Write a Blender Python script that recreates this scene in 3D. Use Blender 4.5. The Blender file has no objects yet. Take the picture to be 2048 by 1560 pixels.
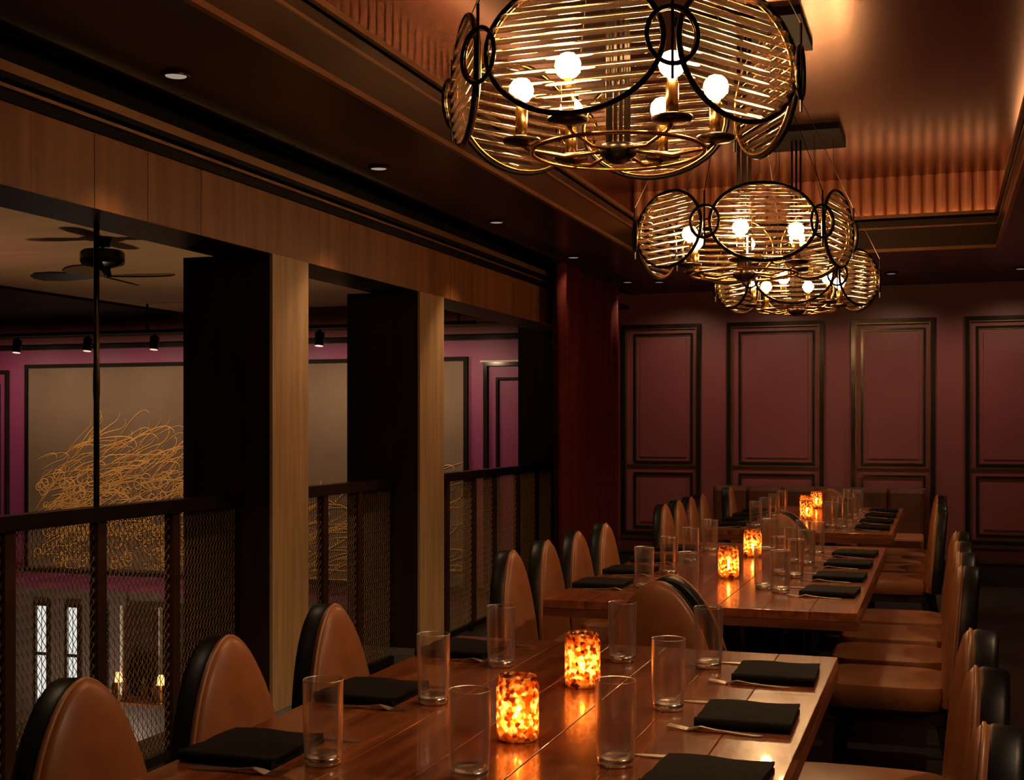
import bpy, bmesh, math, random
from mathutils import Vector, Matrix
random.seed(7)
PI = math.pi
sc = bpy.context.scene
COL = sc.collection

# ------------------------------------------------------------------ camera, world, exposure
CAM_H = 1.40
FPX = 2522.0
cd = bpy.data.cameras.new('camera')
cam = bpy.data.objects.new('camera', cd); COL.objects.link(cam)
cam.location = (0, 0, CAM_H)
cam.rotation_euler = (PI/2, 0, math.atan(857/FPX))
cd.sensor_fit = 'HORIZONTAL'; cd.sensor_width = 36.0
cd.lens = 36.0*FPX/2048.0
cd.shift_x = 0.0; cd.shift_y = 70/2048.0
cd.clip_start = .05; cd.clip_end = 100
sc.camera = cam
w = bpy.data.worlds.new('world'); sc.world = w; w.use_nodes = True
w.node_tree.nodes['Background'].inputs[0].default_value = (.05, .035, .03, 1)
w.node_tree.nodes['Background'].inputs[1].default_value = .02
sc.view_settings.view_transform = 'Standard'
sc.view_settings.look = 'None'
sc.view_settings.gamma = 1.0
sc.view_settings.use_curve_mapping = False
sc.view_settings.exposure = 0.0

BULB = 150.0        # emission of chandelier globes
DOWN = 34.0         # watts of each recessed downlight
LED = 15.0          # cove strip emission
FLAME = 440.0

# ------------------------------------------------------------------ materials
MATS = {}
def newmat(name):
    m = bpy.data.materials.new(name); m.use_nodes = True
    nt = m.node_tree; b = nt.nodes['Principled BSDF']
    MATS[name] = m
    return m, nt, b
def noise_col(nt, c1, c2, scale, stretch=(1, 1, 1), detail=4, lo=.3, hi=.7, rot=(0, 0, 0)):
    tc = nt.nodes.new('ShaderNodeTexCoord'); mp = nt.nodes.new('ShaderNodeMapping')
    mp.inputs['Scale'].default_value = stretch; mp.inputs['Rotation'].default_value = rot
    nz = nt.nodes.new('ShaderNodeTexNoise'); nz.inputs['Scale'].default_value = scale; nz.inputs['Detail'].default_value = detail
    cr = nt.nodes.new('ShaderNodeValToRGB')
    cr.color_ramp.elements[0].position = lo; cr.color_ramp.elements[1].position = hi
    cr.color_ramp.elements[0].color = (*c1, 1); cr.color_ramp.elements[1].color = (*c2, 1)
    nt.links.new(tc.outputs['Object'], mp.inputs['Vector']); nt.links.new(mp.outputs[0], nz.inputs['Vector'])
    nt.links.new(nz.outputs['Fac'], cr.inputs[0])
    return cr, nz
def add_bump(nt, b, nz, strength, dist=.01):
    bp = nt.nodes.new('ShaderNodeBump'); bp.inputs['Strength'].default_value = strength; bp.inputs['Distance'].default_value = dist
    nt.links.new(nz.outputs['Fac'], bp.inputs['Height']); nt.links.new(bp.outputs[0], b.inputs['Normal'])
def mat(name, c1, c2=None, rough=.5, metal=0., scale=8, stretch=(1, 1, 1), bump=0., spec=.5, lo=.3, hi=.7, coat=0.):
    m, nt, b = newmat(name)
    b.inputs['Roughness'].default_value = rough; b.inputs['Metallic'].default_value = metal
    b.inputs['Specular IOR Level'].default_value = spec
    b.inputs['Coat Weight'].default_value = coat
    if c2 is None: c2 = tuple(v*1.25 for v in c1)
    cr, nz = noise_col(nt, c1, c2, scale, stretch, lo=lo, hi=hi)
    nt.links.new(cr.outputs[0], b.inputs['Base Color'])
    if bump: add_bump(nt, b, nz, bump)
    return m
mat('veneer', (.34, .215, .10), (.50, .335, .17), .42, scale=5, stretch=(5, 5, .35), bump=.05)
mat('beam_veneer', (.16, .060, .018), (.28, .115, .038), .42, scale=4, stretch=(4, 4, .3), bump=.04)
mat('table_wood', (.14, .034, .010), (.34, .105, .034), .22, scale=3, stretch=(9, .8, 9), bump=.05, coat=.3)
mat('table_edge', (.11, .03, .012), (.2, .06, .025), .35, scale=4, stretch=(1, 1, 6))
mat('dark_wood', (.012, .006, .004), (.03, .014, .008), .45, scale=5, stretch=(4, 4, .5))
mat('tan_leather', (.23, .082, .030), (.31, .115, .044), .38, scale=9, bump=.08, spec=.35)
mat('tan_piping', (.30, .13, .055), (.36, .16, .07), .35)
mat('black_leather', (.005, .005, .005), (.009, .009, .009), .40, scale=40, bump=.05, spec=.22)
mat('brown_leather', (.05, .018, .010), (.09, .032, .017), .35, scale=6, bump=.12)
mat('mauve', (.20, .054, .070), (.225, .062, .080), .42, scale=2)
mat('mauve_bright', (.22, .040, .125), (.25, .048, .14), .5, scale=2)
mat('black_gloss', (.010, .009, .008), (.016, .014, .012), .16, scale=3, spec=.6)
mat('bronze_moulding', (.12, .075, .035), (.17, .11, .055), .3, metal=.7, scale=6)
mat('soffit', (.034, .021, .012), (.050, .031, .019), .30, metal=.55, scale=2)
mat('soffit_black', (.004, .003, .003), (.007, .006, .005), .6, spec=.12)
mat('bronze_strip', (.22, .11, .045), (.28, .15, .07), .35, metal=.5, scale=5)
mat('floor', (.022, .019, .014), (.036, .031, .023), .42, scale=7, stretch=(1, 6, 1))
mat('curtain', (.075, .007, .006), (.11, .011, .009), .85, scale=30, spec=.2)
mat('black_metal', (.008, .007, .006), (.014, .012, .010), .3, metal=.6)
mat('bronze_post', (.045, .020, .010), (.07, .032, .016), .35, metal=.4)
mat('brass', (.55, .30, .08), (.7, .40, .13), .25, metal=1., scale=12)
mat('gunmetal', (.05, .04, .03), (.08, .06, .045), .28, metal=.9, scale=10)
mat('mesh_metal', (.38, .25, .13), (.60, .42, .24), .4, metal=.35, scale=30)
mat('napkin', (.006, .005, .005), (.011, .009, .009), .8, scale=60, bump=.15, spec=.12)
mat('steel', (.62, .58, .52), (.75, .7, .65), .34, metal=1.)
mat('wax', (.8, .65, .45), (.85, .7, .5), .5)
mat('taupe', (.15, .105, .065), (.19, .135, .085), .7, scale=1.5)
mat('gold_line', (.62, .34, .09), (.80, .48, .15), .45)
mat('grey_wall', (.10, .085, .075), (.13, .11, .10), .7, scale=2)
mat('atrium_ceiling', (.24, .145, .08), (.30, .185, .10), .6, scale=1.2, stretch=(1, 5, 1))
mat('baseboard', (.018, .020, .020), (.026, .028, .028), .3)
mat('pillar_base', (.14, .14, .14), (.18, .18, .18), .35)
mat('white_trim', (.6, .57, .52), (.7, .66, .6), .5)
mat('bottle_glass', (.10, .04, .015), (.25, .12, .05), .12)

def copper(name, stretch, k=1.0):
    m, nt, b = newmat(name)
    b.inputs['Metallic'].default_value = 1.0
    cr, nz = noise_col(nt, (.34*k, .155*k, .085*k), (.42*k, .20*k, .115*k), 9, stretch, detail=6)
    nt.links.new(cr.outputs[0], b.inputs['Base Color'])
    rr = nt.nodes.new('ShaderNodeMapRange'); rr.inputs['To Min'].default_value = .22; rr.inputs['To Max'].default_value = .28
    nt.links.new(nz.outputs['Fac'], rr.inputs['Value']); nt.links.new(rr.outputs[0], b.inputs['Roughness'])
    add_bump(nt, b, nz, .02, .001)
copper('copper', (.25, 10, 1), .62)
mat('copper_rib_lit', (.50, .22, .12), (.56, .26, .145), .42, metal=.35, scale=6)  # lighter copper than the tray, so the cove flutes look lit

def emis(name, col, strength):
    m = bpy.data.materials.new(name); m.use_nodes = True; nt = m.node_tree
    nt.nodes.clear(); o = nt.nodes.new('ShaderNodeOutputMaterial'); e = nt.nodes.new('ShaderNodeEmission')
    e.inputs[0].default_value = (*col, 1); e.inputs[1].default_value = strength
    nt.links.new(e.outputs[0], o.inputs[0]); MATS[name] = m
emis('bulb', (1., .56, .24), BULB)
emis('led', (1., .48, .20), LED)
emis('flame', (1., .58, .22), FLAME)
emis('lens', (1., .74, .55), .35)
emis('track_lens', (1., .7, .55), 1.0)
emis('window_light', (.9, .9, .82), .9)
emis('bar_glow', (1., .5, .18), 2.0)

def glassmix(name, tint, gloss=(1, 1, 1), rough=.03, base=.08, edge=.9, refr=0., ior=1.45, blend=.35, frost=0.):
    m = bpy.data.materials.new(name); m.use_nodes = True; nt = m.node_tree; nt.nodes.clear()
    o = nt.nodes.new('ShaderNodeOutputMaterial'); t = nt.nodes.new('ShaderNodeBsdfTransparent'); g = nt.nodes.new('ShaderNodeBsdfGlossy')
    t.inputs[0].default_value = (*tint, 1); g.inputs['Color'].default_value = (*gloss, 1); g.inputs['Roughness'].default_value = rough
    lw = nt.nodes.new('ShaderNodeLayerWeight'); lw.inputs['Blend'].default_value = blend
    mr = nt.nodes.new('ShaderNodeMapRange'); mr.inputs['To Min'].default_value = base; mr.inputs['To Max'].default_value = edge
    nt.links.new(lw.outputs['Facing'], mr.inputs['Value'])
    mx = nt.nodes.new('ShaderNodeMixShader'); nt.links.new(mr.outputs[0], mx.inputs[0])
    src = t.outputs[0]
    if refr > 0:
        r = nt.nodes.new('ShaderNodeBsdfRefraction'); r.inputs['Color'].default_value = (*tint, 1); r.inputs['IOR'].default_value = ior
        r.inputs['Roughness'].default_value = .05
        m2 = nt.nodes.new('ShaderNodeMixShader'); m2.inputs[0].default_value = refr
        if frost > 0:
            tl = nt.nodes.new('ShaderNodeBsdfTranslucent'); tl.inputs[0].default_value = (*tint, 1)
            m3 = nt.nodes.new('ShaderNodeMixShader'); m3.inputs[0].default_value = frost
            nt.links.new(r.outputs[0], m3.inputs[1]); nt.links.new(tl.outputs[0], m3.inputs[2]); r = m3
        nt.links.new(t.outputs[0], m2.inputs[1]); nt.links.new(r.outputs[0], m2.inputs[2]); src = m2.outputs[0]
    nt.links.new(src, mx.inputs[1]); nt.links.new(g.outputs[0], mx.inputs[2])
    nt.links.new(mx.outputs[0], o.inputs[0]); MATS[name] = m
glassmix('tumbler_glass', (.97, .96, .95), (1., .95, .9), .32, .035, 1.0, blend=.24)
glassmix('tumbler_base', (.9, .88, .85), (1, .95, .9), .22, .45, 1.0, refr=.6)
glassmix('rod_glass', (.80, .69, .57), (1., .86, .72), .18, .07, .5, refr=.6, frost=.04)

def candle_glass():
    m, nt, b = newmat('candle_glass'); nt.nodes.remove(b)
    o = nt.nodes['Material Output']
    tc = nt.nodes.new('ShaderNodeTexCoord'); v = nt.nodes.new('ShaderNodeTexVoronoi'); v.inputs['Scale'].default_value = 120
    cr = nt.nodes.new('ShaderNodeValToRGB'); e = cr.color_ramp.elements
    e[0].position = .0; e[0].color = (.12, .02, .004, 1); e[1].position = 1.; e[1].color = (1., .74, .46, 1)
    x = cr.color_ramp.elements.new(.45); x.color = (.66, .26, .06, 1)
    nt.links.new(tc.outputs['Object'], v.inputs['Vector'])
    sp = nt.nodes.new('ShaderNodeSeparateColor'); nt.links.new(v.outputs['Color'], sp.inputs[0]); nt.links.new(sp.outputs[0], cr.inputs[0])
    tr = nt.nodes.new('ShaderNodeBsdfTranslucent'); nt.links.new(cr.outputs[0], tr.inputs[0])
    tp = nt.nodes.new('ShaderNodeBsdfTransparent'); nt.links.new(cr.outputs[0], tp.inputs[0])
    gl = nt.nodes.new('ShaderNodeBsdfGlossy'); gl.inputs['Roughness'].default_value = .15; gl.inputs['Color'].default_value = (1, .85, .6, 1)
    m1 = nt.nodes.new('ShaderNodeMixShader'); m1.inputs[0].default_value = .45
    m2 = nt.nodes.new('ShaderNodeMixShader'); m2.inputs[0].default_value = .07
    nt.links.new(tr.outputs[0], m1.inputs[1]); nt.links.new(tp.outputs[0], m1.inputs[2])
    nt.links.new(m1.outputs[0], m2.inputs[1]); nt.links.new(gl.outputs[0], m2.inputs[2]); nt.links.new(m2.outputs[0], o.inputs[0])
candle_glass()

# ------------------------------------------------------------------ builders
class MB:
    def __init__(self): self.v = []; self.f = []
    def add(self, vs, fs):
        n = len(self.v); self.v += [tuple(p) for p in vs]; self.f += [tuple(i+n for i in f) for f in fs]; return self
    def box(self, x0, x1, y0, y1, z0, z1, M=None):
        vs = [(x, y, z) for z in (z0, z1) for x, y in ((x0, y0), (x1, y0), (x1, y1), (x0, y1))]
        if M is not None: vs = [M @ Vector(p) for p in vs]
        return self.add(vs, [(3, 2, 1, 0), (4, 5, 6, 7), (0, 1, 5, 4), (1, 2, 6, 5), (2, 3, 7, 6), (3, 0, 4, 7)])
    def lathe(self, prof, n=20, c=(0, 0, 0), capb=True, capt=True):
        vs = []; fs = []
        for r, z in prof:
            for k in range(n):
                a = 2*PI*k/n; vs.append((c[0]+r*math.cos(a), c[1]+r*math.sin(a), c[2]+z))
        for i in range(len(prof)-1):
            for k in range(n):
                k2 = (k+1) % n; fs.append((i*n+k, i*n+k2, (i+1)*n+k2, (i+1)*n+k))
        if capb: fs.append(tuple(reversed(range(n))))
        if capt: fs.append(tuple(range((len(prof)-1)*n, len(prof)*n)))
        return self.add(vs, fs)
    def tube(self, pts, r, n=6, closed=False):
        pts = [Vector(p) for p in pts]; m = len(pts); vs = []; fs = []
        prev = None
        for i, p in enumerate(pts):
            a = pts[(i-1) % m] if (closed or i > 0) else p
            b = pts[(i+1) % m] if (closed or i < m-1) else p
            t = (b-a).normalized()
            up = Vector((0, 0, 1)) if abs(t.z) < .9 else Vector((1, 0, 0))
            if prev is not None: up = prev
            u = (up - t*up.dot(t))
            if u.length < 1e-5: u = t.orthogonal()
            u.normalize(); prev = u
            w_ = t.cross(u); rr = r[i] if isinstance(r, (list, tuple)) else r
            for k in range(n):
                an = 2*PI*k/n; vs.append(p+u*math.cos(an)*rr+w_*math.sin(an)*rr)
        for i in range(m if closed else m-1):
            j = (i+1) % m
            for k in range(n):
                k2 = (k+1) % n; fs.append((i*n+k, i*n+k2, j*n+k2, j*n+k))
        if not closed: fs += [tuple(reversed(range(n))), tuple(range((m-1)*n, m*n))]
        return self.add(vs, fs)
    def mesh(self, name, m, smooth=False, bevel=0.):
        me = bpy.data.meshes.new(name); me.from_pydata(self.v, [], self.f); me.update()
        bm = bmesh.new(); bm.from_mesh(me)
        if bevel: bmesh.ops.bevel(bm, geom=list(bm.edges), offset=bevel, segments=2, affect='EDGES', profile=.5)
        bmesh.ops.recalc_face_normals(bm, faces=bm.faces)
        bm.to_mesh(me); bm.free()
        me.materials.append(MATS[m])
        if smooth:
            for p in me.polygons: p.use_smooth = True
        return me
    def build(self, name, m, parent=None, smooth=False, bevel=0.):
        return inst(name, self.mesh(name, m, smooth, bevel), parent)
def inst(name, me, parent=None, loc=None, rot=None, scale=None):
    o = bpy.data.objects.new(name, me); COL.objects.link(o)
    if parent is not None: o.parent = parent
    if loc is not None: o.location = loc
    if rot is not None: o.rotation_euler = rot
    if scale is not None: o.scale = scale
    return o
def thing(name, label, cat, loc=(0, 0, 0), rz=0, group=None):
    o = bpy.data.objects.new(name, None); COL.objects.link(o); o.empty_display_size = .05
    o.location = loc; o.rotation_euler = (0, 0, rz); o['label'] = label; o['category'] = cat
    if group: o['group'] = group
    return o
def tag(o, label, cat, group=None):
    o['label'] = label; o['category'] = cat
    if group: o['group'] = group
    return o
def struct(o): o['kind'] = 'structure'; return o
def slab(name, m, x0, x1, y0, y1, z0, z1, parent=None):
    return MB().box(x0, x1, y0, y1, z0, z1).build(name, m, parent)
def children(o): return [c for c in ALLCH.get(o.name, [])]
def copy_thing(root, label, loc, rz, group=None):
    r = root.copy(); COL.objects.link(r); r.location = loc; r.rotation_euler = (0, 0, rz); r['label'] = label
    if group: r['group'] = group
    for ch in KIDS[root.name]:
        c = ch.copy(); COL.objects.link(c); c.parent = r
        for g in KIDS.get(ch.name, []):
            d = g.copy(); COL.objects.link(d); d.parent = c
    return r
KIDS = {}
def register(root, kids): KIDS[root.name] = kids
def smooth_by_angle(me, ang=40):
    for p in me.polygons: p.use_smooth = True
    me.set_sharp_from_angle(angle=math.radians(ang))

# ------------------------------------------------------------------ room shell
YB = 11.70      # panelled back wall
struct(slab('floor', 'floor', -3.33, 2.7, -3.0, YB+.2, -.2, 0))
wb = struct(slab('wall_back', 'mauve', -3.4, 2.7, YB, YB+.15, 0, 3.4))
struct(slab('wall_right', 'mauve', 2.6, 2.75, -3.0, YB, 0, 3.4))
struct(slab('wall_front', 'mauve', -3.4, 2.7, -3.15, -3.0, 0, 3.4))
struct(slab('wall_left', 'dark_wood', -3.32, -3.16, 9.93, YB, 0, 2.64))
struct(slab('baseboard_back', 'baseboard', -3.16, 2.6, YB-.03, YB, 0, .20))
# top bead of the back baseboard
struct(slab('trim_1', 'bronze_moulding', -3.16, 2.6, YB-.04, YB, .20, .225))

# wall panels: (outer x0,x1, inner x0,x1)
def frame_ring(x0, x1, z0, z1, wd, y0, y1, lip=0.):
    b = MB()
    b.box(x0, x1, y0, y1, z1-wd, z1); b.box(x0, x1, y0, y1, z0, z0+wd)
    b.box(x0, x0+wd, y0, y1, z0+wd, z1-wd); b.box(x1-wd, x1, y0, y1, z0+wd, z1-wd)
    return b
for (a, b_, ia, ib) in ((-2.865, -2.114, -2.753, -2.19), (-1.868, -.997, -1.762, -1.08), (-.757, -.046, -.674, -.125), (.203, .95, .293, .86), (1.15, 1.95, 1.25, 1.85)):
    zt, zb = 2.345, .36
    fr = frame_ring(a, b_, zb, zt, .035, YB-.045, YB).build('panel_frame', 'black_gloss', wb)
    frame_ring(a+.033, b_-.033, zb+.033, zt-.033, .014, YB-.033, YB).build('bead', 'bronze_moulding', fr)
    for (z0, z1) in ((1.04, 2.26), (.43, .955)):
        pf = frame_ring(ia, ib, z0, z1, .018, YB-.02, YB).build('inner_moulding', 'black_gloss', wb)
        frame_ring(ia+.017, ib-.017, z0+.017, z1-.017, .010, YB-.012, YB).build('bead', 'bronze_moulding', pf)
        slab('raised_panel', 'mauve', ia+.06, ib-.06, YB-.012, YB, z0+.06, z1-.06, wb)
    slab('sill_bead', 'bronze_moulding', a+.05, b_-.05, YB-.02, YB, 1.012, 1.03, wb)
    slab('sill_bead', 'bronze_moulding', a-.01, b_+.01, YB-.06, YB, zb-.03, zb, wb)

# ---- ceiling: soffits, tray, cove, copper
TX0, TX1, TY0, TY1 = -2.08, .38, -.6, 9.40       # tray opening
CV = .18                                          # cove set-back
struct(slab('ceiling', 'copper', TX0-CV-.05, TX1+CV+.05, TY0-CV-.05, TY1+CV+.05, 3.2, 3.26))
ZS = 2.64
for nm, (x0, x1, y0, y1) in dict(trim_2=(-2.70, TX0, -3, YB), trim_3=(TX1, 2.6, -3, YB), trim_4=(TX0, TX1, TY1, YB), trim_5=(TX0, TX1, -3, TY0)).items():
    o = struct(slab(nm, 'soffit', x0, x1, y0, y1, ZS, ZS+.02))
# inner fascias (box up to cove ledge), with a projecting lip top and bottom bead
def fascia(nm, x0, x1, y0, y1, axis, sgn):
    b = MB(); t = .03
    if axis == 'x':   # runs along Y at x0, faces sgn
        xa, xb = sorted((x0, x0-sgn*t)); b.box(xa, xb, y0, y1, ZS+.02, 2.90)
    else:
        ya, yb = sorted((y0, y0-sgn*t)); b.box(x0, x1, ya, yb, ZS+.02, 2.90)
    o = struct(b.build(nm, 'soffit'))
    for z, h, p in ((ZS-.004, .022, .014), (2.80, .012, .010), (2.875, .025, .022)):
        b = MB()
        if axis == 'x': xa, xb = sorted((x0-sgn*.01, x0+sgn*p)); b.box(xa, xb, y0, y1, z, z+h)
        else: ya, yb = sorted((y0-sgn*.01, y0+sgn*p)); b.box(x0, x1, ya, yb, z, z+h)
        b.build('lip', 'bronze_strip', o)
fascia('trim_6', TX0, TX0, TY0, TY1, 'x', 1)
fascia('trim_7', TX1, TX1, TY0, TY1, 'x', -1)
fascia('trim_8', TX0, TX1, TY1, TY1, 'y', -1)
fascia('trim_9', TX0, TX1, TY0, TY0, 'y', 1)
# cove ledges; copper cove walls, flutes shaped to break strip light into bright streaks
b = MB(); b.box(TX0-CV, TX0, TY0-CV, TY1+CV, 2.86, 2.88); b.box(TX1, TX1+CV, TY0-CV, TY1+CV, 2.86, 2.88); b.box(TX0, TX1, TY1, TY1+CV, 2.86, 2.88); b.box(TX0, TX1, TY0-CV, TY0, 2.86, 2.88)
struct(b.build('trim_10', 'soffit_black'))
PITCH = .0845
PK = (TX1-TX0+2*CV)/round((TX1-TX0+2*CV)/PITCH)/PITCH   # exact rib pitch of the end wall
def cove_wall(nm, p0, p1, inward, depth=.045, m_='copper_rib_lit'):
    p0 = Vector(p0); p1 = Vector(p1); d = p1-p0; L = d.length; n = round(L/PITCH); iw = Vector(inward)
    prof = []
    for i in range(n):
        for q in range(6):
            t = (i+q/6)/n
            prof.append(p0+d*t+iw*(depth*abs(math.sin(PI*q/6))**.5))
    prof.append(p1)
    vs = [(p.x, p.y, z) for z in (2.88, 3.2) for p in prof]; m = len(prof)
    vs += [(p.x-iw.x*.03, p.y-iw.y*.03, z) for z in (2.88, 3.2) for p in prof]
    fs = [(i, i+1, m+i+1, m+i) for i in range(m-1)] + [(2*m+i, 3*m+i, 3*m+i+1, 2*m+i+1) for i in range(m-1)]
    return struct(MB().add(vs, fs).build(nm, m_))
cove_wall('trim_11', (TX0-CV, TY1+CV, 0), (TX1+CV, TY1+CV, 0), (0, -1, 0))
cove_wall('trim_12', (TX1+CV, TY0-CV, 0), (TX1+CV, TY1+CV, 0), (-1, 0, 0))
cove_wall('trim_13', (TX0-CV, TY0-CV, 0), (TX0-CV, TY1+CV, 0), (1, 0, 0), .002, 'copper')
cove_wall('trim_14', (TX0-CV, TY0-CV, 0), (TX1+CV, TY0-CV, 0), (0, 1, 0))
def led_strip(label, p0, p1, k=1.0):
    p0 = Vector(p0); p1 = Vector(p1); d = p1-p0; n = int(d.length/PITCH/k+1e-3)
    t = thing('cove_light', label, 'light strip', p0, 0, None)
    a = d.normalized(); s = Vector((-a.y, a.x, 0))*.012
    bb = MB(); bb.add([-s, d-s, d+s, s, -s+Vector((0, 0, .012)), d-s+Vector((0, 0, .012)), d+s+Vector((0, 0, .012)), s+Vector((0, 0, .012))],
                      [(3, 2, 1, 0), (4, 5, 6, 7), (0, 1, 5, 4), (1, 2, 6, 5), (2, 3, 7, 6), (3, 0, 4, 7)])
    bb.build('channel', 'black_metal', t)
    e = MB()
    for i in range(n):
        c = d.normalized()*PITCH*k*(i+.5)
        e.box(c.x-.012, c.x+.012, c.y-.012, c.y+.012, .012, .026)
    o = e.build('diode_row', 'led', t); o['kind'] = 'stuff'
led_strip('warm cove light strip along wall end of copper tray', (TX0-CV+PITCH*2*PK, TY1+CV-.065, 2.88), (TX1+CV-PITCH*2*PK, TY1+CV-.065, 2.88), PK)
led_strip('warm cove light strip along aisle edge of copper tray', (TX1+CV-.055, .3, 2.88), (TX1+CV-.055, TY1+.05, 2.88))
led_strip('warm cove light strip along railing edge of copper tray', (TX0-CV+.055, .3, 2.88), (TX0-CV+.055, TY1+.05, 2.88))

# ---- colonnade beam, cornice, columns
XL = -2.85
BZ0, BZ1 = 2.172, 2.44
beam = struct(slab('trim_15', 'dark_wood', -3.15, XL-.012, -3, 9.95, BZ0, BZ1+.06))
y = -1.0; k = 0
while y < 9.6:
    wdt = .30+.10*random.random()
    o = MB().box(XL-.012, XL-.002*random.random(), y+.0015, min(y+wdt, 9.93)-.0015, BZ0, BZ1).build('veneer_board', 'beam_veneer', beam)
    y += wdt; k += 1
# shift grain between boards comes from world-like object coords; boards share one material
b = MB(); b.box(-3.15, -2.80, -3, YB, 2.50, 2.525)
b.box(-3.15, -2.835, -3, 9.95, BZ1+.0, BZ1+.035)
struct(b.build('trim_16', 'soffit_black'))
struct(slab('trim_17', 'bronze_strip', -2.86, -2.822, -3, 9.95, 2.478, 2.490))
struct(slab('trim_18', 'bronze_strip', -2.86, -2.795, -3, 9.95, 2.518, 2.552))
b = MB(); b.box(-2.99, -2.96, -3, YB, 2.5, 2.85); b.box(-2.99, -2.70, -3, YB, 2.80, 2.85); b.box(-2.715, -2.70, -3, YB, 2.64, 2.83)
struct(b.build('trim_19', 'soffit_black'))
b = MB(); b.box(-2.725, -2.695, -3, YB, ZS-.012, ZS+.03)
struct(b.build('trim_20', 'soffit'))
# linear air slot blades
vent_me = MB()
for kx in range(4): vent_me.box(-.036+kx*.020, -.030+kx*.020, -.42, .42, -.03, .0)
vent_me.box(-.045, .045, -.43, -.42, -.03, 0); vent_me.box(-.045, .045, .42, .43, -.03, 0)
vm = vent_me.mesh('vent_blades', 'gunmetal')
for i, yy in enumerate((3.1, 5.1, 6.8, 8.5)):
    o = inst('air_slot_grille', vm, None, (-2.757, yy, 2.665))
    tag(o, '%s dark linear air slot grille from curtain along ceiling edge above railing' % ('fourth', 'third', 'second', 'first')[i], 'air vent', 'air slot grilles along the cornice')

def column(y0, y1, label):
    t = thing('column', label, 'column', (-3.085, (y0+y1)/2, 0), 0)
    w2 = (y1-y0)/2
    slab('shaded_core', 'dark_wood', -.23, .222, -w2+.002, w2-.002, 0, BZ0+.001, t)  # dark wood paints the shade onto the column's side faces
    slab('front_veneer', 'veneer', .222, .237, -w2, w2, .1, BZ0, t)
    bb = MB(); bb.box(-.245, .252, -w2-.015, w2+.015, 0, .075); bb.box(-.238, .246, -w2-.008, w2+.008, .075, .092); bb.box(-.234, .241, -w2-.004, w2+.004, .092, .105)
    bb.build('plinth', 'pillar_base', t)
    return t
column(5.03, 5.37, 'tan veneer column between the widest railing opening and middle opening')
column(6.73, 7.10, 'tan veneer column between middle railing opening and opening beside curtain')
column(9.93, 10.27, 'tan veneer column half hidden behind the dark red curtain')
column(.95, 1.30, 'tan veneer column at the end of the widest railing opening')

# ---- guard rails with woven wire panels
XR = -3.03; RH = 1.09
def wire_mesh(wd, h):
    mb = MB(); n = max(4, int(wd/.0135)); m = int(h/.020)
    for i in range(n+1):
        x = -wd/2+wd*i/n; ph = i % 2; pts = []
        for j in range(m+1):
            s = (1 if (j+ph) % 2 else -1)*.0052
            pts.append((0.003*(1 if j % 2 else -1), x+s, h*j/m))
        vs = []; r = .0014
        for p in pts:
            vs += [(p[0]-r, p[1]-r, p[2]), (p[0]+r, p[1]-r, p[2]), (p[0], p[1]+r*1.3, p[2])]
        fs = []
        for j in range(m):
            for q in range(3):
                q2 = (q+1) % 3; fs.append((j*3+q, j*3+q2, j*3+3+q2, j*3+3+q))
        mb.add(vs, fs)
    return mb
MESHC = {}
def railing(y0, y1, posts, label):
    t = thing('railing', label, 'railing', (XR, (y0+y1)/2, 0)); c = (y0+y1)/2
    slab('top_rail', 'black_metal', -.035, .035, y0-c, y1-c, RH-.055, RH, t)
    slab('bottom_rail', 'black_metal', -.025, .025, y0-c, y1-c, .02, .06, t)
    ps = sorted(posts)
    for p in ps:
        MB().box(-.02, .02, p-c-.026, p-c+.026, 0, RH-.055).build('post', 'bronze_post', t)
    edges = [y0]+ps+[y1]
    for a, b2 in zip(edges[:-1], edges[1:]):
        wd = b2-a-.05
        if wd < .1: continue
        key = round(wd, 1)
        if key not in MESHC: MESHC[key] = wire_mesh(key, RH-.115).mesh('wire_panel', 'mesh_metal')
        o = inst('wire_panel', MESHC[key], t, (0, (a+b2)/2-c, .06), None, (1, wd/key, 1)); o['kind'] = 'stuff'
    return t
railing(1.30, 5.03, [1.55, 2.05, 2.55, 3.03, 3.53, 4.03, 4.52], 'long woven wire railing spanning the widest opening')
railing(5.37, 6.73, [5.45, 5.87, 6.28], 'woven wire railing between the two tan veneer columns')
railing(7.10, 9.93, [7.17, 7.58, 8.08, 8.5, 9.03, 9.5], 'woven wire railing running behind the dark red curtain')
o = MB().lathe([(.011, RH), (.011, 1.5), (.013, 1.52), (.013, 1.60), (.011, 1.62), (.011, BZ0+.005)], 12).build('tie_rod', 'gunmetal', None, True)
o.location = (XR-.03, 4.06, 0)
tag(o, 'slender bronze rod from railing top up to the beam', 'rod')

# ---- curtain
def curtain():
    n = 150; pts = []
    for i in range(n+1):
        t = i/n; yy = 8.95+1.75*t
        x = -2.69+.045*math.sin(t*PI*2*11+.6*math.sin(t*23))+.012*math.sin(t*97)
        pts.append((x, yy))
    b = MB(); m = n+1; zs = (.03, .5, 1.2, 2.0, 2.6)
    vs = []
    for j, z in enumerate(zs):
        for i, (x, yy) in enumerate(pts):
            vs.append((x*(1)+.010*math.sin(i*.9+j), yy, z))
    fs = [(j*m+i, j*m+i+1, (j+1)*m+i+1, (j+1)*m+i) for j in range(len(zs)-1) for i in range(n)]
    t = thing('curtain', 'dark red velvet curtain hanging in pleats beside the panelled wall', 'curtain', (0, 0, 0))
    o = b.add(vs, fs).build('drape', 'curtain', t, True)
    md = o.modifiers.new('solidify', 'SOLIDIFY'); md.thickness = .006
    slab('track', 'black_metal', -2.72, -2.655, 8.9, 10.75, 2.60, 2.645, t)
curtain()

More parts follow.
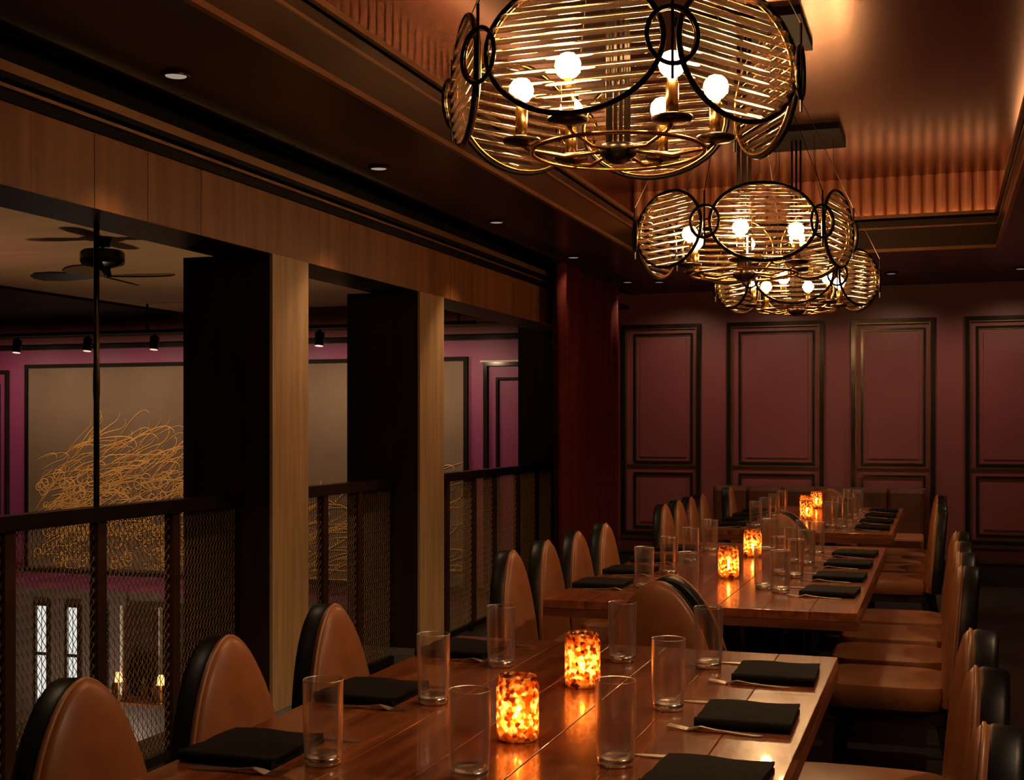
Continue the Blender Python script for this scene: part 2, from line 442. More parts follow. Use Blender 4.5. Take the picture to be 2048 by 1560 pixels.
# ---- recessed downlights
trim_me = MB().lathe([(.040, 0), (.050, -.004), (.052, .0), (.052, .006), (.038, .006), (.036, .03)], 20, capb=False, capt=False).mesh('trim_ring', 'gunmetal', True)
lens_me = MB().lathe([(.001, .004), (.037, .004), (.037, .012), (.001, .012)], 20).mesh('lens', 'lens')
def downlight(x, y, label, group, watt, ang=80, tilt=(0, 0), z=ZS):
    t = thing('downlight', label, 'downlight', (x, y, z-.008), 0, group)
    inst('trim_ring', trim_me, t); inst('lens', lens_me, t, (0, 0, -.003))
    l = bpy.data.lights.new('downlight_beam', 'SPOT'); l.energy = watt; l.color = (1., .62, .36); l.spot_size = math.radians(ang); l.spot_blend = .7; l.shadow_soft_size = .04
    lo = bpy.data.objects.new('downlight_beam', l); COL.objects.link(lo); lo.parent = t; lo.location = (0, 0, -.012); lo.rotation_euler = (tilt[0], tilt[1], 0)
NTH = ['first', 'second', 'third', 'fourth', 'fifth', 'sixth', 'seventh', 'eighth']
for i, yy in enumerate((10.64, 8.94, 7.24, 5.54, 3.84, 2.14)):
    downlight(-2.56, yy, '%s recessed downlight from panelled wall in soffit along railing' % NTH[i], 'railing side downlights', DOWN*(.4, .12, 1.2, 1.2, 1.1, 1.)[i])
for i, yy in enumerate((10.64, 8.94, 7.24, 5.54, 3.84, 2.14)):
    downlight(.95, yy, '%s recessed downlight from panelled wall in soffit along aisle' % NTH[i], 'aisle side downlights', DOWN*(1.9 if i < 4 else 2.6), 62, (0, .72))
for i, xx in enumerate((-2.3, -1.43, -.38, .60)):
    downlight(xx, 10.72, '%s recessed downlight from curtain in soffit facing panelled wall' % NTH[i], 'panel wall downlights', DOWN*.75, 105, (.55, 0))

# ------------------------------------------------------------------ tables
TXL, TXR, TH = -1.385, -.267, .76
TABLES = [('table farthest from banquette', 1.14, 3.58), ('middle table', 4.43, 6.87), ('table beside banquette', 7.72, 10.16)]
def table(nm, y0, y1):
    L = y1-y0; W = TXR-TXL
    t = thing('dining_table', 'long red-brown plank dining table, the '+nm, 'table', ((TXL+TXR)/2, (y0+y1)/2, 0))
    n = 7; pw = (W-.0)/n
    for i in range(n):
        x0 = -W/2+i*pw
        dz = .0006*random.random()
        MB().box(x0+.0008, x0+pw-.0008, -L/2, L/2, TH-.032, TH-dz).build('plank', 'table_wood', t, bevel=.0015)
    for s in (-1, 1):
        MB().box(-W/2+.0, W/2, s*(L/2-.012)-.012, s*(L/2-.012)+.012, TH-.062, TH-.0325).build('end_rail', 'table_edge', t)
        MB().box(s*(W/2-.012)-.012, s*(W/2-.012)+.012, -L/2+.024, L/2-.024, TH-.062, TH-.0325).build('side_rail', 'table_edge', t)
        MB().box(-.09, .09, s*(L/2-.55)-.05, s*(L/2-.55)+.05, .06, TH-.10).build('pedestal', 'dark_wood', t)
        MB().box(-.27, .27, s*(L/2-.55)-.045, s*(L/2-.55)+.045, 0, .06).build('foot', 'dark_wood', t, bevel=.008)
        MB().box(-.30, .30, s*(L/2-.55)-.04, s*(L/2-.55)+.04, TH-.10, TH-.0325).build('bearer', 'dark_wood', t)
    MB().box(-.03, .03, -L/2+.6, L/2-.6, .28, .36).build('stretcher', 'dark_wood', t)
for nm, a, b_ in TABLES: table(nm, a, b_)

# ------------------------------------------------------------------ chairs
# local frame: chair faces +X; origin on the floor under the top of the back's front face
def arch(w2, z0, z1, n=26, p=2.0, q=1.74):
    """closed-top arch outline from (-w2,z0) over the crown to (w2,z0), (y,z) pairs"""
    out = []
    for i in range(n+1):
        a = PI*i/n
        cx, sx = math.cos(a), math.sin(a)
        yy = -w2*math.copysign(abs(cx)**(2/q), cx); zz = z0+(z1-z0)*(abs(sx)**(2/p))
        out.append((yy, zz))
    return out
def arch_solid(rings):
    """rings: list of (x, outline); lofts outlines and caps both ends"""
    mb = MB(); n = len(rings[0][1]); vs = []; fs = []
    for x, ol in rings: vs += [(x, y, z) for y, z in ol]
    for r in range(len(rings)-1):
        for i in range(n):
            j = (i+1) % n; fs.append((r*n+i, r*n+j, (r+1)*n+j, (r+1)*n+i))
    fs.append(tuple(range(n))); fs.append(tuple(reversed(range((len(rings)-1)*n, len(rings)*n))))
    return mb.add(vs, fs)
def make_chair():
    t = thing('dining_chair', '', 'chair')
    Z0, Z1 = .40, .89
    lean = math.radians(5)
    M = Matrix.Translation((0, 0, Z0)) @ Matrix.Rotation(-lean, 4, 'Y') @ Matrix.Translation((0, 0, -Z0))
    def o_(k, zt): return arch(.215*k, Z0, zt)
    sh = arch_solid([(-.062, o_(.93, Z1-.010)), (-.056, o_(.985, Z1-.002)), (-.045, o_(1, Z1)), (-.010, o_(1, Z1)), (-.004, o_(.98, Z1-.003))])
    sh.v = [tuple(M @ Vector(p)) for p in sh.v]
    me = sh.mesh('back_shell', 'black_leather'); smooth_by_angle(me, 45); shell = inst('back_shell', me, t)
    pd = arch_solid([(-.006, o_(.985, Z1-.004)), (.010, o_(.985, Z1-.004)), (.022, o_(.94, Z1-.020)), (.034, o_(.75, Z1-.08)), (.040, o_(.44, Z1-.20))])
    pd.v = [tuple(M @ Vector(p)) for p in pd.v]
    me = pd.mesh('back_pad', 'tan_leather'); smooth_by_angle(me, 60); pad = inst('back_pad', me, t)
    pipe = MB().tube([M @ Vector((.006, y_, z_)) for y_, z_ in arch(.215*.985, Z0, Z1-.004)], .005, 6)
    pp = pipe.build('piping', 'tan_piping', pad, True)
    # seat
    sb = MB(); prof = [(.185, .375), (.205, .385), (.212, .41), (.212, .445), (.203, .465), (.17, .474)]
    vs = []; fs = []; n = 28
    for r, z in prof:
        for k in range(n):
            a = 2*PI*k/n; ex = 5
            cx = math.copysign(abs(math.cos(a))**(2/ex), math.cos(a)); sy = math.copysign(abs(math.sin(a))**(2/ex), math.sin(a))
            vs.append((.235+cx*(r+.02), sy*r, z))
    for i in range(len(prof)-1):
        for k in range(n):
            k2 = (k+1) % n; fs.append((i*n+k, i*n+k2, (i+1)*n+k2, (i+1)*n+k))
    fs.append(tuple(reversed(range(n)))); fs.append(tuple(range((len(prof)-1)*n, len(prof)*n)))
    me = sb.add(vs, fs).mesh('seat', 'tan_leather'); smooth_by_angle(me, 40); seat = inst('seat', me, t)
    fr = MB().box(.02, .45, -.185, .185, .335, .376).build('seat_frame', 'dark_wood', t)
    legs = []
    for sx in (0, 1):
        for sy in (-1, 1):
            x = .42 if sx else .03; yy = sy*.16; xt = x; xb = x+(.01 if sx else -.06)
            vs = []
            for (xx, h, z) in ((xb, .013, 0), (xt, .02, .336)):
                vs += [(xx-h, yy-h, z), (xx+h, yy-h, z), (xx+h, yy+h, z), (xx-h, yy+h, z)]
            legs.append(MB().add(vs, [(3, 2, 1, 0), (4, 5, 6, 7), (0, 1, 5, 4), (1, 2, 6, 5), (2, 3, 7, 6), (3, 0, 4, 7)]).build('leg', 'dark_wood', t))
    MB  # legs stay separate meshes
    register(t, [shell, pad, seat, fr]+legs); register(pad, [pp])
    return t
proto = make_chair(); used = [False]
def place_chair(x, y, rz, label, group=None):
    # front crown of the back sits slightly behind the origin because of the lean
    if not used[0]:
        used[0] = True; proto.location = (x, y, 0); proto.rotation_euler = (0, 0, rz); proto['label'] = label
        if group: proto['group'] = group
        return proto
    return copy_thing(proto, label, (x, y, 0), rz, group)
ORD = ['first', 'second', 'third', 'fourth']
LEAN = .04
rows = [(0, 'railing', -1.65, [3.26, 2.69, 2.14]), (0, 'aisle', .075, [3.38, 2.86, 2.32]),
        (1, 'railing', -1.66, [6.40, 5.87, 5.37, 4.89]), (1, 'aisle', .075, [6.45, 5.93, 5.41, 4.89]),
        (2, 'railing', -1.69, [9.40, 8.95, 8.50, 8.05]), (2, 'aisle', -.02, [9.75, 9.2, 8.65, 8.10])]
for ti, side, x, ys in rows:
    for i, yy in enumerate(ys):
        rz = (0 if side == 'railing' else PI)+random.uniform(-.03, .03)
        xx = x+(LEAN if side == 'railing' else -LEAN)
        place_chair(xx, yy, rz, 'arched tan leather chair, %s side of %s, %s from banquette' % (side, TABLES[ti][0], ORD[i]), 'chairs along the tables')
place_chair(-.88, 4.07-LEAN, -PI/2, 'arched tan chair at table head, facing away from banquette, backed by middle table chair', 'chairs at the table heads')
place_chair(-.875, 4.27+LEAN, PI/2, 'arched chair at middle table head, black back towards table farthest from banquette', 'chairs at the table heads')
place_chair(-.87, 7.37-LEAN, -PI/2, 'arched tan chair at head of middle table, facing away from banquette', 'chairs at the table heads')
place_chair(-.86, 7.57+LEAN, PI/2, 'arched chair at head of banquette-side table, black back towards middle table', 'chairs at the table heads')
place_chair(-.84, 10.45-LEAN, -PI/2, 'arched tan chair at table head directly in front of brown banquette', 'chairs at the table heads')
place_chair(-1.60, 10.40, .05, 'arched chair set at an angle at table corner beside brown banquette', 'chairs at the table heads')

# ---- banquette
t = thing('banquette', 'dark brown leather banquette with tan seat against the panelled wall', 'banquette', (-1.0, 11.1, 0))
MB().box(-.93, .87, -.33, .30, 0, .38).build('base', 'dark_wood', t)
for i in range(3):
    x0 = -.93+.6*i
    MB().box(x0+.004, x0+.596, -.36, .20, .38, .475).build('seat_cushion', 'tan_leather', t, bevel=.02)
for i in range(6):
    x0 = -.93+.3*i
    MB().box(x0+.002, x0+.298, .18, .32, .40, .845).build('back_channel', 'brown_leather', t, bevel=.03)
MB().box(-.95, .89, .30, .36, 0, .855).build('back_board', 'brown_leather', t, bevel=.01)

# ------------------------------------------------------------------ table settings
def napkin_mesh():
    mb = MB()
    def layer(x0, x1, y0, y1, z0, z1, n=5):
        vs = []; fs = []
        for i in range(n+1):
            for j in range(n+1):
                x = x0+(x1-x0)*i/n; yy = y0+(y1-y0)*j/n
                vs.append((x, yy, z1+.0018*math.sin(i*1.7+j*2.3)-(.003 if i in (0, n) or j in (0, n) else 0)))
        k = (n+1)*(n+1)
        for i in range(n+1):
            for j in range(n+1): vs.append((x0+(x1-x0)*i/n, y0+(y1-y0)*j/n, z0))
        for i in range(n):
            for j in range(n):
                a = i*(n+1)+j; fs.append((a, a+n+1, a+n+2, a+1)); fs.append((k+a, k+a+1, k+a+n+2, k+a+n+1))
        for i in range(n):
            for (a, b2) in ((i, i+1), ((n)*(n+1)+i+1, n*(n+1)+i), ((i+1)*(n+1), i*(n+1)), (i*(n+1)+n, (i+1)*(n+1)+n)):
                fs.append((a, b2, k+b2, k+a))
        mb.add(vs, fs)
    layer(-.10, .10, -.105, .105, 0, .008); layer(-.102, .098, -.10, .104, .0075, .015); layer(-.098, .101, -.104, .098, .0145, .022)
    # rolled outer fold along one side
    mb.tube([(-.1, -.104, .011), (0, -.105, .0115), (.1, -.104, .011)], .0108, 8)
    me = mb.mesh('napkin', 'napkin'); smooth_by_angle(me, 50)
    return me
NAP = napkin_mesh()
def strip_mesh(name, outline, th, m):
    """flat outline list of (x, halfwidth, z) stations"""
    mb = MB(); vs = []; fs = []
    for x, h, z in outline: vs += [(x, -h, z), (x, h, z), (x, h, z+th), (x, -h, z+th)]
    for i in range(len(outline)-1):
        for q in range(4):
            q2 = (q+1) % 4; fs.append((4*i+q, 4*i+q2, 4*i+4+q2, 4*i+4+q))
    fs += [(3, 2, 1, 0), tuple(4*(len(outline)-1)+q for q in range(4))]
    return mb.add(vs, fs)
def fork_mesh():
    mb = strip_mesh('fork', [(-.10, .004, 0), (-.085, .010, .0), (-.05, .007, .001), (.0, .004, .004), (.03, .0045, .008), (.045, .011, .004), (.058, .0125, .0)], .0028, 'steel')
    for k in range(4):
        yy = -.0105+k*.007
        mb.add(*(lambda v: (v, [(3, 2, 1, 0), (4, 5, 6, 7), (0, 1, 5, 4), (1, 2, 6, 5), (2, 3, 7, 6), (3, 0, 4, 7)]))(
            [(.056, yy-.002, 0), (.056, yy+.002, 0), (.1, yy+.0012, .007), (.1, yy-.0012, .007), (.056, yy-.002, .0028), (.056, yy+.002, .0028), (.1, yy+.0012, .009), (.1, yy-.0012, .009)]))
    return mb.mesh('fork', 'steel')
FORK = fork_mesh()
KNIFE = strip_mesh('knife', [(-.115, .006, 0), (-.10, .009, 0), (-.03, .007, .001), (-.005, .005, .001), (.0, .009, .0), (.07, .0095, .0), (.10, .006, .0), (.115, .001, .0)], .003, 'steel').mesh('knife', 'steel')
# tumbler
WALL = MB().lathe([(.0350, .016), (.0375, .06), (.0385, .158), (.0380, .160), (.0366, .158), (.0356, .06), (.0330, .0165)], 28, capb=False, capt=False)
WALLM = WALL.mesh('glass_wall', 'tumbler_glass', True)
BASEM = MB().lathe([(.030, 0), (.0338, .002), (.0350, .016), (.0330, .0165), (.0315, .021), (.02, .018), (.0001, .017)], 28, capt=False).mesh('glass_base', 'tumbler_base', True)
def tumbler(x, y, label, group='tumblers on the tables'):
    t = thing('tumbler', label, 'glass', (x, y, TH), random.uniform(0, 6), group)
    inst('glass_wall', WALLM, t); inst('glass_base', BASEM, t)
settings = [(0, 'railing', [3.33, 2.73, 2.18]), (0, 'aisle', [3.26, 2.76, 2.26]),
            (1, 'railing', [6.40, 5.87, 5.37, 4.89]), (1, 'aisle', [6.42, 5.93, 5.42, 4.92]),
            (2, 'railing', [9.45, 8.95, 8.50, 8.05]), (2, 'aisle', [9.72, 9.17, 8.62, 8.07])]
for ti, side, ys in settings:
    s = 1 if side == 'railing' else -1
    xe = -1.275 if s == 1 else -.395
    for i, yy in enumerate(ys):
        where = '%s side of %s, %s from banquette' % (side, TABLES[ti][0], ORD[i])
        o = inst('napkin', NAP, None, (xe, yy, TH), (0, 0, random.uniform(-.06, .06)+(.0 if s == 1 else 0)))
        tag(o, 'folded black napkin, '+where, 'napkin', 'napkins at the place settings')
        tilt = .06*s
        o = inst('fork', FORK, None, (xe+s*.05, yy-.14, TH), (0, 0, (0 if s == 1 else PI)+tilt))
        tag(o, 'steel fork, '+where, 'fork', 'forks at the place settings')
        o = inst('knife', KNIFE, None, (xe+s*.055, yy+.135, TH), (0, 0, (0 if s == 1 else PI)-tilt))
        tag(o, 'steel knife, '+where, 'knife', 'knives at the place settings')
        gy = {0: {'railing': [3.16, 2.69, 2.142], 'aisle': [3.319, 2.802, 2.313]}}.get(ti, {}).get(side)
        gx = -1.105 if s == 1 else -.58
        tumbler(gx, gy[i] if gy else yy-.02, 'tall clear tumbler, '+where)
        if ti > 0 and side == 'aisle':
            tumbler(gx-.075, yy+.07, 'tall clear tumbler, inner one of pair, '+where)
tumbler(-.81, 2.143, 'tall clear tumbler beside candle in centre of table farthest from banquette')
tumbler(-.817, 3.334, 'tall clear tumbler at head end of table farthest from banquette')
tumbler(-.83, 6.55, 'tall clear tumbler at banquette end of middle table')
tumbler(-.90, 4.72, 'tall clear tumbler at far head of middle table from banquette')

# candles
CH = MB().lathe([(.036, 0), (.042, .004), (.0435, .02), (.0435, .108), (.041, .116), (.038, .120), (.040, .128), (.0385, .130), (.0365, .122), (.039, .113), (.0415, .105), (.0415, .02), (.038, .008), (.0001, .008)], 28, capt=False).mesh('jar', 'candle_glass', True)
WX = MB().lathe([(.020, .009), (.021, .012), (.021, .032), (.019, .035), (.0001, .034)], 20, capt=False).mesh('candle', 'wax', True)
FL = MB().lathe([(.0006, .036), (.0055, .043), (.0065, .050), (.0045, .060), (.002, .069), (.0004, .076)], 10).mesh('flame', 'flame', True)
def candle(x, y, label):
    t = thing('candle_holder', label, 'candle holder', (x, y, TH), random.uniform(0, 6), 'amber candle holders')
    inst('jar', CH, t); c = inst('candle', WX, t); inst('flame', FL, c)
candle(-.816, 2.437, 'amber mosaic glass candle holder on table farthest from banquette, away from its head')
candle(-.831, 2.983, 'amber mosaic glass candle holder on table farthest from banquette, towards middle table')
candle(-.842, 5.30, 'amber mosaic glass candle holder on middle table, farther from banquette')
candle(-.866, 6.187, 'amber mosaic glass candle holder on middle table, closer to banquette')
candle(-.905, 9.95, 'amber mosaic glass candle holder nearest the brown banquette')
candle(-.93, 9.40, 'amber mosaic glass candle holder at middle of table beside banquette')
candle(-.86, 8.75, 'amber mosaic glass candle holder of banquette table, closest to middle table')

# ------------------------------------------------------------------ chandeliers
HZ = 2.295; NR = 6; RV = .50; HW, HHT = .228, .166
ROD = MB().lathe([(.0078, -.5), (.0090, -.496), (.0090, .496), (.0078, .5)], 10)
ROD.v = [(z, x, y) for x, y, z in ROD.v]
ROD = ROD.mesh('glass_rod', 'rod_glass', True)
HOOP = MB().tube([(0, HW*math.cos(2*PI*i/48), HHT*math.sin(2*PI*i/48)) for i in range(48)], .0075, 8, True).mesh('hoop', 'black_metal', True)
HOOPI = MB().tube([(-.010, (HW-.006)*math.cos(2*PI*i/48), (HHT-.006)*math.sin(2*PI*i/48)) for i in range(48)], .004, 6, True).mesh('inner_band', 'brass', True)
RING = MB().tube([(0, 0.064*math.cos(2*PI*i/32), .069*math.sin(2*PI*i/32)) for i in range(32)], .0062, 8, True).mesh('ring', 'black_metal', True)
RINGI = MB().tube([(-.006, .059*math.cos(2*PI*i/32), .064*math.sin(2*PI*i/32)) for i in range(32)], .003, 6, True).mesh('ring_band', 'brass', True)
BULBM = None
bm = bmesh.new(); bmesh.ops.create_icosphere(bm, subdivisions=2, radius=.036)
for v in bm.verts: v.co.z += .036
BULBM = bpy.data.meshes.new('bulb'); bm.to_mesh(BULBM); bm.free(); BULBM.materials.append(MATS['bulb'])
for p in BULBM.polygons: p.use_smooth = True
CUP = MB().lathe([(.008, -.02), (.05, -.012), (.055, -.004), (.053, .0), (.02, .002)], 20).mesh('drip_cup', 'gunmetal', True)
SOCK = MB().lathe([(.017, 0), (.017, .085), (.014, .088), (.014, .1), (.012, .102)], 14).mesh('socket', 'brass', True)
def chandelier(x, y, az, label, HZ):
    t = thing('chandelier', label, 'chandelier', (x, y, HZ), az, 'hoop chandeliers over the tables')
    rin = RV*math.cos(PI/NR)
    zs = [(-HHT+.020)+(2*HHT-.040)*i/10 for i in range(11)]
    for k in range(NR):
        a = 2*PI*k/NR
        h = inst('hoop', HOOP, t, (rin*math.cos(a), rin*math.sin(a), 0), (0, 0, a)); inst('inner_band', HOOPI, h)
        for z in zs:
            hw = HW*math.sqrt(max(0, 1-(z/HHT)**2))-.004
            if hw < .03: continue
            inst('glass_rod', ROD, t, (rin*math.cos(a), rin*math.sin(a), z), (random.uniform(-.02, .02), 0, a+PI/2), (2*hw, 1, 1))
        av = a+PI/NR
        px, py = RV*math.cos(av), RV*math.sin(av)
        rg = inst('ring', RING, t, (px, py, .0), (0, 0, av)); inst('ring_band', RINGI, rg)
        MB().tube([(px, py, -.105), (px, py, .13)], .0042, 6).build('corner_rod', 'black_metal', t)
        MB().tube([(px, py, .13), (px*.45, py*.45, .70), (px*.45, py*.45, 3.2-HZ-.03)], .0018, 5).build('cable', 'gunmetal', t)
        # arm with candle socket
        bx, by = .27*math.cos(av+.28), .27*math.sin(av+.28)
        ca, sa = math.cos(av+.28), math.sin(av+.28)
        arm = MB().tube([(.03*ca, .03*sa, -.17), (.15*ca, .15*sa, -.185), (.25*ca, .25*sa, -.165), (.27*ca, .27*sa, -.15)], .006, 6).build('arm', 'brass', t, True)
        inst('drip_cup', CUP, t, (bx, by, -.135))
        s = inst('socket', SOCK, t, (bx, by, -.135)); inst('bulb', BULBM, s, (0, 0, .100))
    # lower brass ring tying the arms, centre stem cluster
    MB().tube([(.24*math.cos(2*PI*i/48), .24*math.sin(2*PI*i/48), -.175) for i in range(48)], .006, 6, True).build('lower_ring', 'brass', t, True)
    for k in range(6):
        a = 2*PI*k/6
        MB().lathe([(.0055, -.20), (.0055, 3.2-HZ-.03)], 8, (.03*math.cos(a), .03*math.sin(a), 0)).build('stem', 'gunmetal', t, True)
    MB().lathe([(.02, -.205), (.05, -.185), (.055, -.165), (.045, -.155), (.02, -.15)], 20).build('hub', 'gunmetal', t, True)
    rot = Matrix.Rotation(-az, 4, 'Z')
    MB().box(-.28, .28, -.28, .28, 3.2-HZ-.035, 3.2-HZ+.0, rot).build('canopy', 'soffit_black', t)
chandelier(-.85, 3.42, math.radians(-90-1), 'large hoop chandelier of glass rods over table farthest from banquette', 2.335)
chandelier(-.85, 5.80, math.radians(-90+19), 'large hoop chandelier of glass rods over the middle table', 2.262)
chandelier(-.85, 8.00, math.radians(-90+4), 'large hoop chandelier of glass rods closest to the banquette', 2.285)

# ------------------------------------------------------------------ atrium beyond the railing
YA = 14.0
struct(slab('floor_2', 'dark_wood', -16, -3.33, -3, YA, -3.4, -3.2))
struct(slab('ceiling_2', 'atrium_ceiling', -9.3, -3.0, -3, YA, 2.86, 2.9))
struct(slab('ceiling_3', 'soffit_black', -16, -9.3, -3, YA, 2.83, 2.9))
wa = struct(slab('wall_far', 'mauve_bright', -16, -3.0, YA, YA+.2, -.78, 2.40))
struct(slab('wall_far_upper', 'mauve', -16, -3.0, YA, YA+.2, 2.40, 2.9))
struct(slab('wall_far_lower', 'grey_wall', -16, -3.0, YA, YA+.2, -3.2, -.78))
struct(slab('wall_side', 'mauve', -16.2, -16, -3, YA, -3.2, 2.9))
struct(slab('wall_near', 'mauve', -16, -3.2, -3.2, -3, -3.2, 2.9))
struct(slab('wall_under', 'grey_wall', -3.36, -3.33, -3, YA, -3.2, 0))
struct(slab('wall_return', 'mauve', -3.4, -3.32, 10.27, YA, 0, 2.9))
struct(slab('trim_21', 'black_gloss', -16, -3.4, YA-.10, YA, 2.40, 2.46))
struct(slab('trim_22', 'bronze_moulding', -16, -3.4, YA-.06, YA, 2.56, 2.60))
struct(slab('trim_23', 'black_gloss', -16, -3.4, YA-.04, YA, -.56, -.52))
# mural with gold swirling feather lines in low relief
mx0, mx1, mz0, mz1 = -11.62, -5.35, -.52, 2.16
mu = thing('mural', 'taupe mural with swirling gold feather lines on far purple wall', 'mural', ((mx0+mx1)/2, YA, 0))
slab('mural_board', 'taupe', -(mx1-mx0)/2, (mx1-mx0)/2, -.03, 0, mz0, mz1, mu)
frame_ring(-(mx1-mx0)/2-.05, (mx1-mx0)/2+.05, mz0-.05, mz1+.05, .05, -.05, 0).build('mural_frame', 'soffit_black', mu)
def swirls():
    mb = MB(); rnd = random.Random(3); cx = (mx0+mx1)/2
    def stroke(pts, r):
        P = [(max(mx0+.02, min(mx1-.02, x))-cx, -.033, max(mz0+.02, min(mz1-.02, z))) for x, z in pts]
        m = len(P)
        mb.tube(P, [r*(.25+.75*math.sin(PI*(i+.3)/(m))) for i in range(m)], 4)
    # plumes sweeping from lower left up to upper right, each ending in a curl
    for k in range(620):
        sx = mx0+.1+rnd.random()**1.1*(mx1-mx0-.5)
        base = .25+.42*math.sin((sx-mx0)*1.05+.3)+rnd.uniform(-.85, .55)
        ang = rnd.uniform(.15, 1.05); L = rnd.uniform(.5, 1.25); n = 22
        curl = rnd.choice((-1, 1, 1))*rnd.uniform(3.2, 6.5); p = [sx, base]; pts = []
        for i in range(n):
            tt = i/n
            a = ang+curl*max(0, tt-.5)**2*2.2-.6*tt
            pts.append(tuple(p)); st = L/n*(1-.55*tt); p = [p[0]+math.cos(a)*st, p[1]+math.sin(a)*st]
        ztop = 1.25+.30*(sx-mx0)
        if max(z for x, z in pts) < ztop+.15: stroke(pts, rnd.uniform(.005, .010))
    for k in range(170):   # tight scrolls in lower part
        sx = mx0+.15+rnd.random()*2.8; sz = rnd.uniform(-.45, .75); R = rnd.uniform(.05, .17); a0 = rnd.uniform(0, 6.28); dr = rnd.choice((-1, 1))
        stroke([(sx+R*(1-i/22)*math.cos(a0+dr*i*.42), sz+R*(1-i/22)*math.sin(a0+dr*i*.42)) for i in range(20)], .009)
    o = mb.build('gold_swirl', 'gold_line', mu, True); o['kind'] = 'stuff'
swirls()
# purple door-like panels on the far wall
for (a, b_) in ((-5.10, -4.20), (-12.9, -11.95)):
    f = frame_ring(a, b_, -.5, 2.14, .045, YA-.05, YA).build('panel_frame', 'black_gloss', wa)
    frame_ring(a+.15, b_-.15, -.3, 1.96, .03, YA-.03, YA).build('inner_moulding', 'black_gloss', wa)
slab('sill_bead', 'white_trim', -5.14, -4.16, YA-.05, YA-.0, 2.14, 2.16, wa)
# track lights on a rail
tr = thing('track_rail', 'black lighting track along the far purple wall', 'light track', (-9, YA-1.1, 2.52))
slab('rail', 'black_metal', -4.6, 4.2, -.02, .02, -.02, .02, tr)
for hx in (-4, 0, 4): MB().box(hx-.01, hx+.01, -.01, .01, .02, .33).build('hanger', 'black_metal', tr)
HEAD = MB().lathe([(.03, -.09), (.052, -.085), (.055, .06), (.04, .075), (.012, .085), (.012, .105)], 16).mesh('spot_head', 'black_metal', True)
HLENS = MB().lathe([(.001, -.093), (.047, -.093), (.047, -.088), (.001, -.088)], 16).mesh('lens', 'track_lens')
for i, xx in enumerate((-5.3, -6.05, -6.7, -7.7, -8.9, -9.85, -10.9, -11.9)):
    t = thing('track_spotlight', '%s black track spotlight from the doorway end of mural' % NTH[i], 'spotlight', (xx, YA-1.1, 2.39), 0, 'track spotlights before the mural')
    h = inst('spot_head', HEAD, t, None, (math.radians(-8), 0, 0)); inst('lens', HLENS, h)
    l = bpy.data.lights.new('spot_beam', 'SPOT'); l.energy = 31; l.color = (1, .64, .40); l.spot_size = math.radians(150); l.spot_blend = .8; l.shadow_soft_size = .05
    lo = bpy.data.objects.new('spot_beam', l); COL.objects.link(lo); lo.parent = t; lo.location = (0, .02, -.12); lo.rotation_euler = (math.radians(42), 0, 0)
# atrium ceiling downlights
for xx, yy, wh in ((-9.9, 9.0, 'in black atrium ceiling'), (-6.0, 6.0, 'in brown atrium ceiling before the fan'), (-6.0, 11.0, 'in brown atrium ceiling behind the fan')):
    downlight(xx, yy, 'small recessed downlight '+wh, 'atrium downlights', 30, 120, z=2.86 if xx > -9.3 else 2.83)
# unseen fill uplights added on the storey below to brighten the atrium ceiling
UPB = MB().lathe([(.10, 0), (.12, .01), (.12, .10), (.10, .12), (.085, .12), (.08, .08), (.001, .07)], 20, capt=False).mesh('can', 'black_metal', True)
for xx, yy, ex, colr, wh in ((-6.2, 8.6, 560, (1, .68, .36), 'added unseen warm uplight below the ceiling fan'), (-8.5, 7.6, 420, (1, .36, .44), 'added unseen rosy uplight below the railing near lower wall')):
    t = thing('fill_uplight', wh, 'fill_uplight', (xx, yy, -3.2)); inst('can', UPB, t)
    l = bpy.data.lights.new('fill_beam', 'SPOT'); l.energy = ex; l.color = colr; l.spot_size = math.radians(80 if ex > 500 else 42); l.spot_blend = .8; l.shadow_soft_size = .35
    lo = bpy.data.objects.new('fill_beam', l); COL.objects.link(lo); lo.parent = t; lo.location = (0, 0, .13); lo.rotation_euler = (PI, 0, 0)
t = thing('fill_uplight', 'added warm floor uplight washing lower grey wall below the mural', 'fill_uplight', (-10.3, 12.5, -3.2)); inst('can', UPB, t)  # fill lamp added to brighten the lower grey wall
l = bpy.data.lights.new('fill_beam', 'SPOT'); l.energy = 170; l.color = (1, .70, .52); l.spot_size = math.radians(125); l.spot_blend = .8; l.shadow_soft_size = .2
lo = bpy.data.objects.new('fill_beam', l); COL.objects.link(lo); lo.parent = t; lo.location = (0, 0, .13); lo.rotation_euler = (PI-.75, 0, 0)
# ceiling fan
t = thing('ceiling_fan', 'black ceiling fan with flat blades hanging over the atrium', 'ceiling fan', (-6.23, 8.34, 2.60), math.radians(12))
MB().lathe([(.012, .14), (.012, .26)], 10).build('downrod', 'black_metal', t, True)
MB().lathe([(.06, .20), (.07, .26)], 20).build('canopy', 'black_metal', t, True)
MB().lathe([(.03, -.035), (.07, -.02), (.06, .03), (.16, .06), (.17, .08), (.17, .15), (.15, .17), (.03, .18)], 24).build('motor_housing', 'black_metal', t, True)
for k in range(4):
    a = 2*PI*k/4
    Mx = Matrix.Rotation(a, 4, 'Z') @ Matrix.Rotation(math.radians(13), 4, 'X')
    vs = []
    for (r, h) in ((.05, .03), (.18, .075), (.36, .10), (.52, .085), (.58, .03)):
        vs += [Mx @ Vector((r, -h, -.035)), Mx @ Vector((r, h, -.035)), Mx @ Vector((r, h, -.025)), Mx @ Vector((r, -h, -.025))]
    fs = [(3, 2, 1, 0), (16, 17, 18, 19)]
    for i in range(4):
        for q in range(4):
            q2 = (q+1) % 4; fs.append((4*i+q, 4*i+q2, 4*i+4+q2, 4*i+4+q))
    MB().add(vs, fs).build('blade', 'black_metal', t)
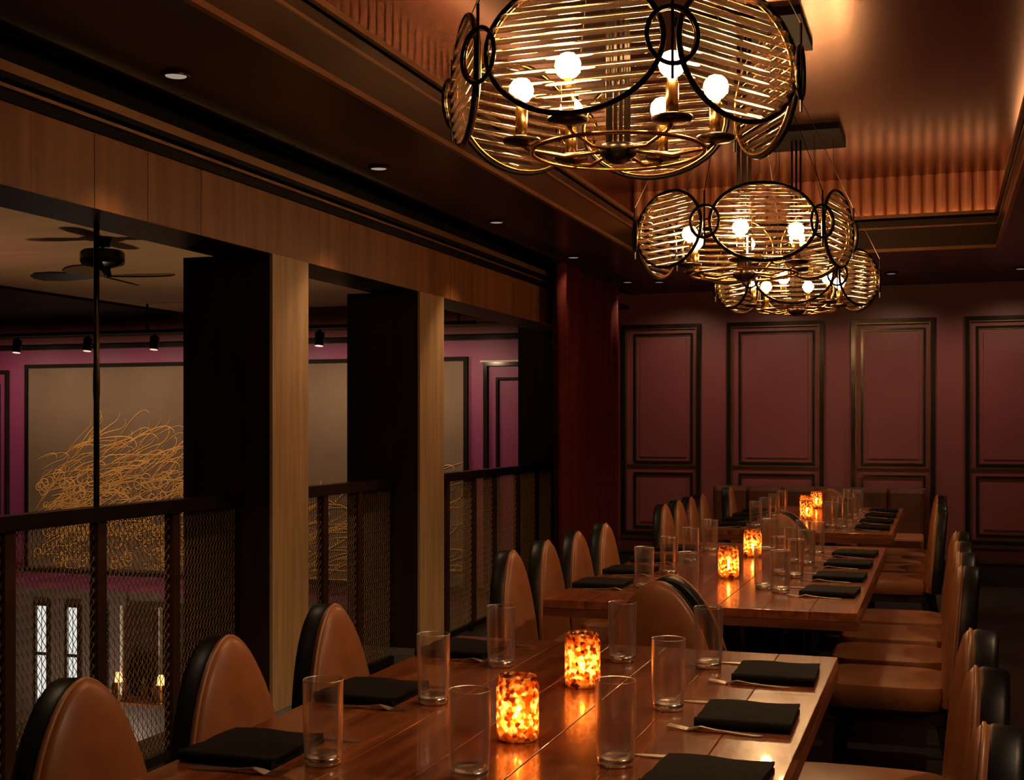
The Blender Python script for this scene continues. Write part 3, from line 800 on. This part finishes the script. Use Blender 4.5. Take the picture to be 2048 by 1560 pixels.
# lower storey: tall windows
for i, xx in enumerate((-11.4, -10.9, -10.45)):
    wd = .085 if i < 2 else .05
    wf = struct(frame_ring(xx-wd-.04, xx+wd+.04, -3.0, -.98, .04, YA-.05, YA+.0).build('window_%d' % (i+1), 'black_gloss'))
    for z0, z1 in ((-2.96, -2.36), (-2.32, -1.68), (-1.64, -1.02)):
        slab('pane', 'window_light', xx-wd, xx+wd, YA-.025, YA-.012, z0, z1, wf)
    for z in (-2.34, -1.66): slab('glazing_bar', 'black_gloss', xx-wd, xx+wd, YA-.045, YA-.005, z-.02, z+.02, wf)
# bar counter below with bottles and small lamps, panelled screen behind
t = thing('panel_screen', 'dark panelled screen with pale uprights behind bar counter below', 'screen', (-9.2, YA-.06, -3.2))
slab('body', 'dark_wood', -.9, .9, -.02, .05, 0, 2.2, t)
for xx in (-.88, -.3, .3, .88): slab('upright', 'white_trim', xx-.02, xx+.02, -.06, -.02, 0, 2.25, t)
t = thing('bar_counter', 'dark wooden bar counter on the floor below the mural', 'counter', (-9.2, YA-.45, -3.2))
slab('body', 'dark_wood', -.85, .85, -.14, .14, 0, 1.09, t)
slab('counter_top', 'table_edge', -.9, .9, -.18, .18, 1.09, 1.13, t)
BOT = MB().lathe([(.035, 0), (.038, .01), (.038, .16), (.014, .21), (.012, .27), (.015, .275)], 10).mesh('bottle', 'bottle_glass', True)
for i in range(8):
    o = inst('bottle', BOT, None, (-9.2-.77+.22*i, YA-.45+.04*(-1)**i, -3.2+1.13))
    tag(o, '%s small amber bottle from tall windows on bar counter below mural' % NTH[i], 'bottle', 'bottles on the bar counter')
for i, xx in enumerate((-.62, .0, .42)):
    t2 = thing('bar_lamp', 'glowing amber lamp on bar counter, %s from tall windows' % NTH[i], 'lamp', (-9.2+xx+.03, YA-.45-.12, -3.2+1.13), 0, 'lamps on the bar counter')
    MB().lathe([(.05, 0), (.05, .012), (.008, .02), (.008, .26)], 12).build('stem', 'brass', t2, True)
    MB().lathe([(.03, .24), (.055, .24), (.035, .36), (.02, .36)], 14).build('shade', 'bar_glow', t2, True)
